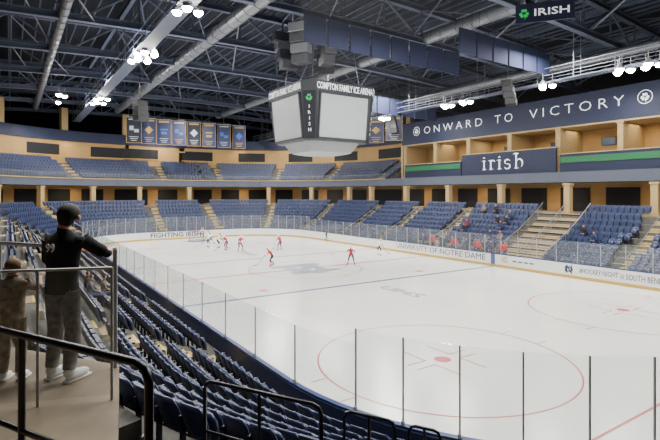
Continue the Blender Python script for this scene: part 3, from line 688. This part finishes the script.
for q in range(15):
    u=24.9+q*.66+random.uniform(-.1,.1); c='red' if (q%4 in(0,1)) else random.choice(['jnavy','tee','tee','grey']); 
    spect(X1+.40+.3*(q%2),u,.5,PI/2,'stand',c,'person in %s standing at the right side team bench, %s from the right'%(cn[c],ords[q]),sc=.93,grp='people at the team bench')
q=0; cols=['tee','jnavy','grey','tee','bred','tee','camo','jnavy']
for i in range(2,9):
    for u in (27.3,28.4,29.1,30.6,32.2):
        if random.random()<.45:
            c=cols[(q*3+i)%8]; uu=u+random.uniform(-.2,.2); spect(X1+a_i(i)+.42,uu,z_i(i),PI/2,'sit',c,'spectator in %s, %s row, left of the right stand entry, %s counted upward'%(cn[c],rown[i],ords[q]),hair=random.choice(['hair','hairb'])); q+=1
for q2,(u,i,c) in enumerate(((20.6,5,'tee'),(19.4,4,'jnavy'),(11.6,2,'red'),(12.3,2,'tee'),(12.0,4,'grey'))):
    spect(X1+a_i(i)+.4,u,z_i(i)+.02,PI/2,'sit',c,'spectator in %s seated %s of the right stand, %s row'%(cn[c],'just right of the entry' if q2<2 else 'at the right edge',rown[i]))
for q,(u,i,c) in enumerate(((19.5,4,'grey'),(20.4,4,'tee'),(21.6,3,'camo'))):
    spect(X0-a_i(i)-.42,u,z_i(i),-PI/2,'sit',c,'seated spectator in %s, %s row of the left stand, %s from the camera'%(cn[c],rown[i],ords[q]))
# ---------- camera platform
plat=MB(); plat.prism([(.98,5.56),(-.12,7.1),(-1.7,9.4),(-8,9.4),(-8,-8),(.4,-8),(.4,2.0),(.66,3.8)][::-1],3.9,4.25); struct(plat.build('floor_platform','floor'))
pw=MB(); pw.prism([(.9,5.4),(-.2,7.0),(-1.8,9.3),(-8,9.3),(-8,-8),(.3,-8),(.3,2.0),(.56,3.8)][::-1],-.05,3.9); struct(pw.build('wall_platform','conc'))
lp=MB(); sweep(lp,tNL(232),tNL(208),5.75,7.2,-.05,3.1); struct(lp.build('floor_landing','conc'))
gr=thing('glass_railing','steel and glass balustrade that the nearest spectators lean on','railing',(0,7,4.25))
p=[(.93,5.5),(.42,6.25),(-.1,7.0),(-.9,8.15),(-1.65,9.2)]
for (x0,y0),(x1,y1) in zip(p,p[1:]):
    dx,dy=x1-x0,y1-y0; g=MB(); xa,ya,xb,yb=x0+dx*.05,y0+dy*.05,x1-dx*.05,y1-dy*.05
    g.add([(xa,ya,4.33),(xb,yb,4.33),(xb,yb,5.42),(xa,ya,5.42)],[(0,1,2,3)]); g.build('glass_panel','glass2',gr)
for x,y in p: MB().tube([(x,y,4.25),(x,y,5.5)],.022,8).build('post','steel',gr)
MB().tube([(x,y,5.5) for x,y in p],.024,8).build('handrail','steel',gr)
gr=thing('glass_screen','clear glass screen with a thin steel top in front of the two nearest spectators','glass screen',(.3,4.9,4.25))
p=[(.76,4.66),(.2,4.86),(-.5,5.14),(-1.2,5.42)]
for (x0,y0),(x1,y1) in zip(p,p[1:]):
    g=MB(); g.add([(x0,y0,4.3),(x1,y1,4.3),(x1,y1,5.42),(x0,y0,5.42)],[(0,1,2,3)]); g.build('glass_panel','glass2',gr)
for x,y in p: MB().tube([(x,y,4.25),(x,y,5.43)],.012,8).build('post','steel',gr)
MB().tube([(x,y,5.43) for x,y in p],.013,8).build('top_edge','steel',gr)
def guard(pts,z,zf,r,lab,mid=True):
    (xa,ya),(xb,yb)=pts; th=thing('guard_rail',lab,'railing',(xa,ya,zf)); d=Vector((xb-xa,yb-ya,0)); 
    A=Vector((xa,ya,z)); B=Vector((xb,yb,z)); dn=d.normalized()*.08
    MB().tube([(xa,ya,zf),tuple(A-Vector((0,0,.08))),tuple(A+dn*.3-Vector((0,0,.02))),tuple(A+dn),tuple(B-dn),tuple(B-dn*.3-Vector((0,0,.02))),tuple(B-Vector((0,0,.08))),(xb,yb,zf)],r,10).build('top_rail','rail',th,True,True)
    if mid: MB().tube([(xa,ya,(z+zf)/2),(xb,yb,(z+zf)/2)],r*.8,8).build('middle_rail','rail',th,True,True)
    m=A.lerp(B,.5); MB().tube([(m.x,m.y,zf),(m.x,m.y,z)],r*.9,8).build('post','rail',th,True,True)
guard([(.53,2.29),(-.42,4.05)],5.31,4.25,.021,'thick black guard rail on the platform nearest the camera')
guard([(1.69,4.88),(2.37,3.7)],4.15,3.1,.02,'black guard rail with middle bar below the platform')
guard([(3.2,4.5),(3.5,3.97)],3.6,2.4,.02,'short black guard rail halfway down the corner steps')
guard([(4.3,4.6),(4.5,4.25)],3.1,2.0,.02,'smallest black guard rail lowest on the corner steps')
# main spectator
def hand(J,bo,n_,w,dirv,side,up,curl):
    d=Vector(dirv).normalized(); s_=Vector(side).normalized(); dn=-Vector(up)
    w=Vector(w); J['pa'+n_]=(tuple(w+d*.05),.026); bo.append(('wr'+n_,'pa'+n_,'hand'))
    for q,(o_,l) in enumerate(((.032,.07),(.011,.08),(-.011,.075),(-.032,.06))):
        b0=w+d*.09+s_*o_; J['f%d%s'%(q,n_)]=(tuple(b0),.0105); bo.append(('pa'+n_,'f%d%s'%(q,n_),'hand'))
        b1=b0+d*l*.5+dn*l*.18*curl; J['g%d%s'%(q,n_)]=(tuple(b1),.009); bo.append(('f%d%s'%(q,n_),'g%d%s'%(q,n_),'hand'))
        b2=b1+d*l*.3+dn*l*.4*curl; J['h%d%s'%(q,n_)]=(tuple(b2),.008); bo.append(('g%d%s'%(q,n_),'h%d%s'%(q,n_),'hand'))
    t1=w+d*.04+s_*.045; J['t%s'%n_]=(tuple(t1),.012); bo.append(('pa'+n_,'t'+n_,'hand')); t2=t1+d*.04+s_*.015+dn*.015*curl; J['u'+n_]=(tuple(t2),.009); bo.append(('t'+n_,'u'+n_,'hand'))
def bigperson(loc,rz,scale,top,legs,lab,pose,num,hairm):
    th=thing('person',lab,'person',loc,rz)
    J={};bo=[]
    for n_,s_ in(('L',-1),('R',1)):
        w=Vector(pose['wr'+n_]); e=Vector(pose['el'+n_]); d=(w-e).normalized(); hand(J,bo,n_,w,(d.x,d.y,0),Vector((0,0,1)).cross(Vector((d.x,d.y,0)))*(1 if n_=='R' else -1),(0,0,1),1)
    J['nose']=((0,.115+pose.get('head',(0,.03,1.64))[1]-.03,1.635),.012); bo.append(('head','nose','head'))
    me=figmesh('body',pose,outfit(top,top,'skin','skin',legs,legs,'shoe',hairm),(J,bo,[('wrL','haL'),('wrR','haR')]),2,scale)
    link('body',me,th,False)
    def lathe(levels,mt,nm,par):
        m=MB(); seg=24; vs=[];fs=[]
        for z,rx,ry,cx,cy in levels:
            for k in range(seg):
                t=2*PI*k/seg; vs.append(((cx+rx*math.cos(t))*scale,(cy+ry*math.sin(t)*(1+.03*math.sin(5*t)))*scale,z*scale))
        for i in range(len(levels)-1):
            for k in range(seg): k2=(k+1)%seg; fs.append((i*seg+k,i*seg+k2,(i+1)*seg+k2,(i+1)*seg+k))
        fs.append(tuple((len(levels)-1)*seg+k for k in range(seg)))
        m.add(vs,fs); return m.build(nm,mt,par,False,True)
    lathe([(.88,.166,.138,0,.0),(.92,.168,.14,0,0),(1.0,.162,.134,0,0),(1.15,.162,.132,0,.01),(1.3,.184,.138,0,.02),(1.39,.195,.13,0,.03),(1.44,.165,.105,0,.03),(1.48,.09,.08,0,.03),(1.50,.07,.065,0,.03)],top,'shirt',th)
    for n_ in 'LR':
        sh=Vector(pose.get('sh'+n_,BASE['sh'+n_][0])); el=Vector(pose['el'+n_])
        MB().tube([tuple((sh+Vector((0,0,.01)))*scale),tuple(sh.lerp(el,.4)*scale),tuple(sh.lerp(el,.8)*scale)],.072*scale,14,0,.062*scale).build('sleeve',top,th,False,True)
        an=Vector(BASE['an'+n_][0]); to=Vector(BASE['to'+n_][0])
        m=MB(); c=(an+to)/2*scale; m.ell((c.x,c.y+.01,.05*scale),(.052*scale,.145*scale,.055*scale),14,8); m.box(c.x,c.y+.01,.012,.095*scale,.28*scale,.024); m.ell((an.x*scale,an.y*scale,.1*scale),(.055*scale,.06*scale,.05*scale),12,6); m.build('shoe','shoe',th,False,True)
        kn=Vector(pose.get('kn'+n_,BASE['kn'+n_][0])); hi=Vector(BASE['hi'+n_][0])
        MB().tube([tuple(q*scale) for q in (hi+Vector((0,0,.03)),hi.lerp(kn,.5),kn,kn.lerp(an,.5),an+Vector((0,0,.03)))],.092*scale,14,0,.062*scale).build('trouser_leg',legs,th,False,True)
    h=Vector(pose.get('head',BASE['head'][0]))
    m=MB(); m.ell((h.x*scale,(h.y-.015)*scale,(h.z+.03)*scale),(.102*scale,.12*scale,.11*scale),20,10,0,-.5,PI/2); m.ell((h.x*scale,(h.y-.05)*scale,(h.z-.01)*scale),(.085*scale,.08*scale,.09*scale),16,8); m.build('hair',hairm,th,False,True)
    for s_ in(-1,1): MB().ell(((h.x+s_*.1)*scale,(h.y+.01)*scale,(h.z-.01)*scale),(.014*scale,.025*scale,.033*scale),8,6).build('ear','skin',th,False,True)
    for s_ in(-1,1): MB().ell(((h.x+s_*.033)*scale,(h.y+.086)*scale,(h.z+.0)*scale),(.014*scale,.008*scale,.009*scale),8,6).build('eye','white',th,False)
    m=MB(); m.box(h.x*scale,(h.y+.09)*scale,(h.z-.055)*scale,.045*scale,.01,.01); m.build('mouth','bred',th,False)
    if num: text(num,'white',frame((0,-1,0),(0,0,1),(0,-.142*scale,1.34*scale)),None,.085*scale,th,'shirt_number',.01,1,False)
    return th
fz=math.atan2(-.555,.832)
pm=dict(elR=(.34,.26,1.24),wrR=(.19,.43,1.28),elL=(-.31,.12,1.12),wrL=(-.2,.36,1.26),shR=(.2,.06,1.40),shL=(-.18,.02,1.41),head=(0.03,.07,1.635),crown=(0.03,.065,1.725),pelvis=(-.01,-.03,.95))
bigperson((.43,5.42,4.25),fz-.3,.985,'tee','pants','person in a black T-shirt numbered 99 leaning on the glass railing, seen from behind',pm,'99','hair')
pc=dict(elR=(.28,.22,1.30),wrR=(.2,.42,1.42),elL=(-.28,.2,1.30),wrL=(-.18,.42,1.42))
bigperson((.02,5.68,4.25),fz+.15,.68,'camo','camo','smaller person in tan camouflage clothes standing left of the black T-shirt',pc,None,'hairb')
# ---------- lights
def area(loc,size,e,rot=(0,0,0),col=(1,1,1),sy=None):
    l=bpy.data.lights.new('area','AREA'); l.energy=e; l.size=size; l.color=col
    if sy: l.shape='RECTANGLE'; l.size_y=sy
    o=bpy.data.objects.new('area_light',l); C.objects.link(o); o.location=loc; o.rotation_euler=rot; return o
for x in (8.2,20,33):
    for y in (8,20,38,50,64): area((x,y,16.9),3,2650,col=(1,.98,.94))
for x,y in ((0,18),(0,45),(42,20),(42,42),(20,76),(4,72),(38,70)): area((x,y,15),3,600,col=(1,.97,.92))
area((1,9,14),3,700,col=(1,.96,.9)); area((0,28,15),3,600,col=(1,.96,.9))  # extra lights without fixtures, added to brighten the near left stand
for y in (12,20,28,36,44): area((48,y,12.4),2,130,col=(1,.82,.55),sy=4)
for t in (tFL(150),tFL(110),tf(19.9),tFR(70),tFR(30),tr(48),tr(38),tr(28),tr(18)):
    x,y,a,_=P(t,12.3); area((x,y,6.8),2,120,col=(1,.78,.5))
    if t<U1: x,y,a,_=P(t,13.8); area((x,y,13.4),2,80,col=(1,.8,.52))
for x,y in ((12,20),(28,20),(12,45),(28,45),(12,70),(28,70)): area((x,y,9),12,650,rot=(PI,0,0),col=(.88,.92,1))  # unseen uplights, added to brighten the ceiling and trusses
wd=bpy.data.worlds.new('w'); S.world=wd; wd.use_nodes=True; wd.node_tree.nodes['Background'].inputs[0].default_value=(.5,.55,.7,1); wd.node_tree.nodes['Background'].inputs[1].default_value=.3
cam=bpy.data.cameras.new('cam'); cam.lens=36*480/660; cam.shift_y=-27/660; cam.clip_end=300; cam.clip_start=.05
co=bpy.data.objects.new('camera',cam); C.objects.link(co); co.location=(0,0,6.1); co.rotation_euler=(PI/2,0,math.atan2(-.555,.832)); S.camera=co
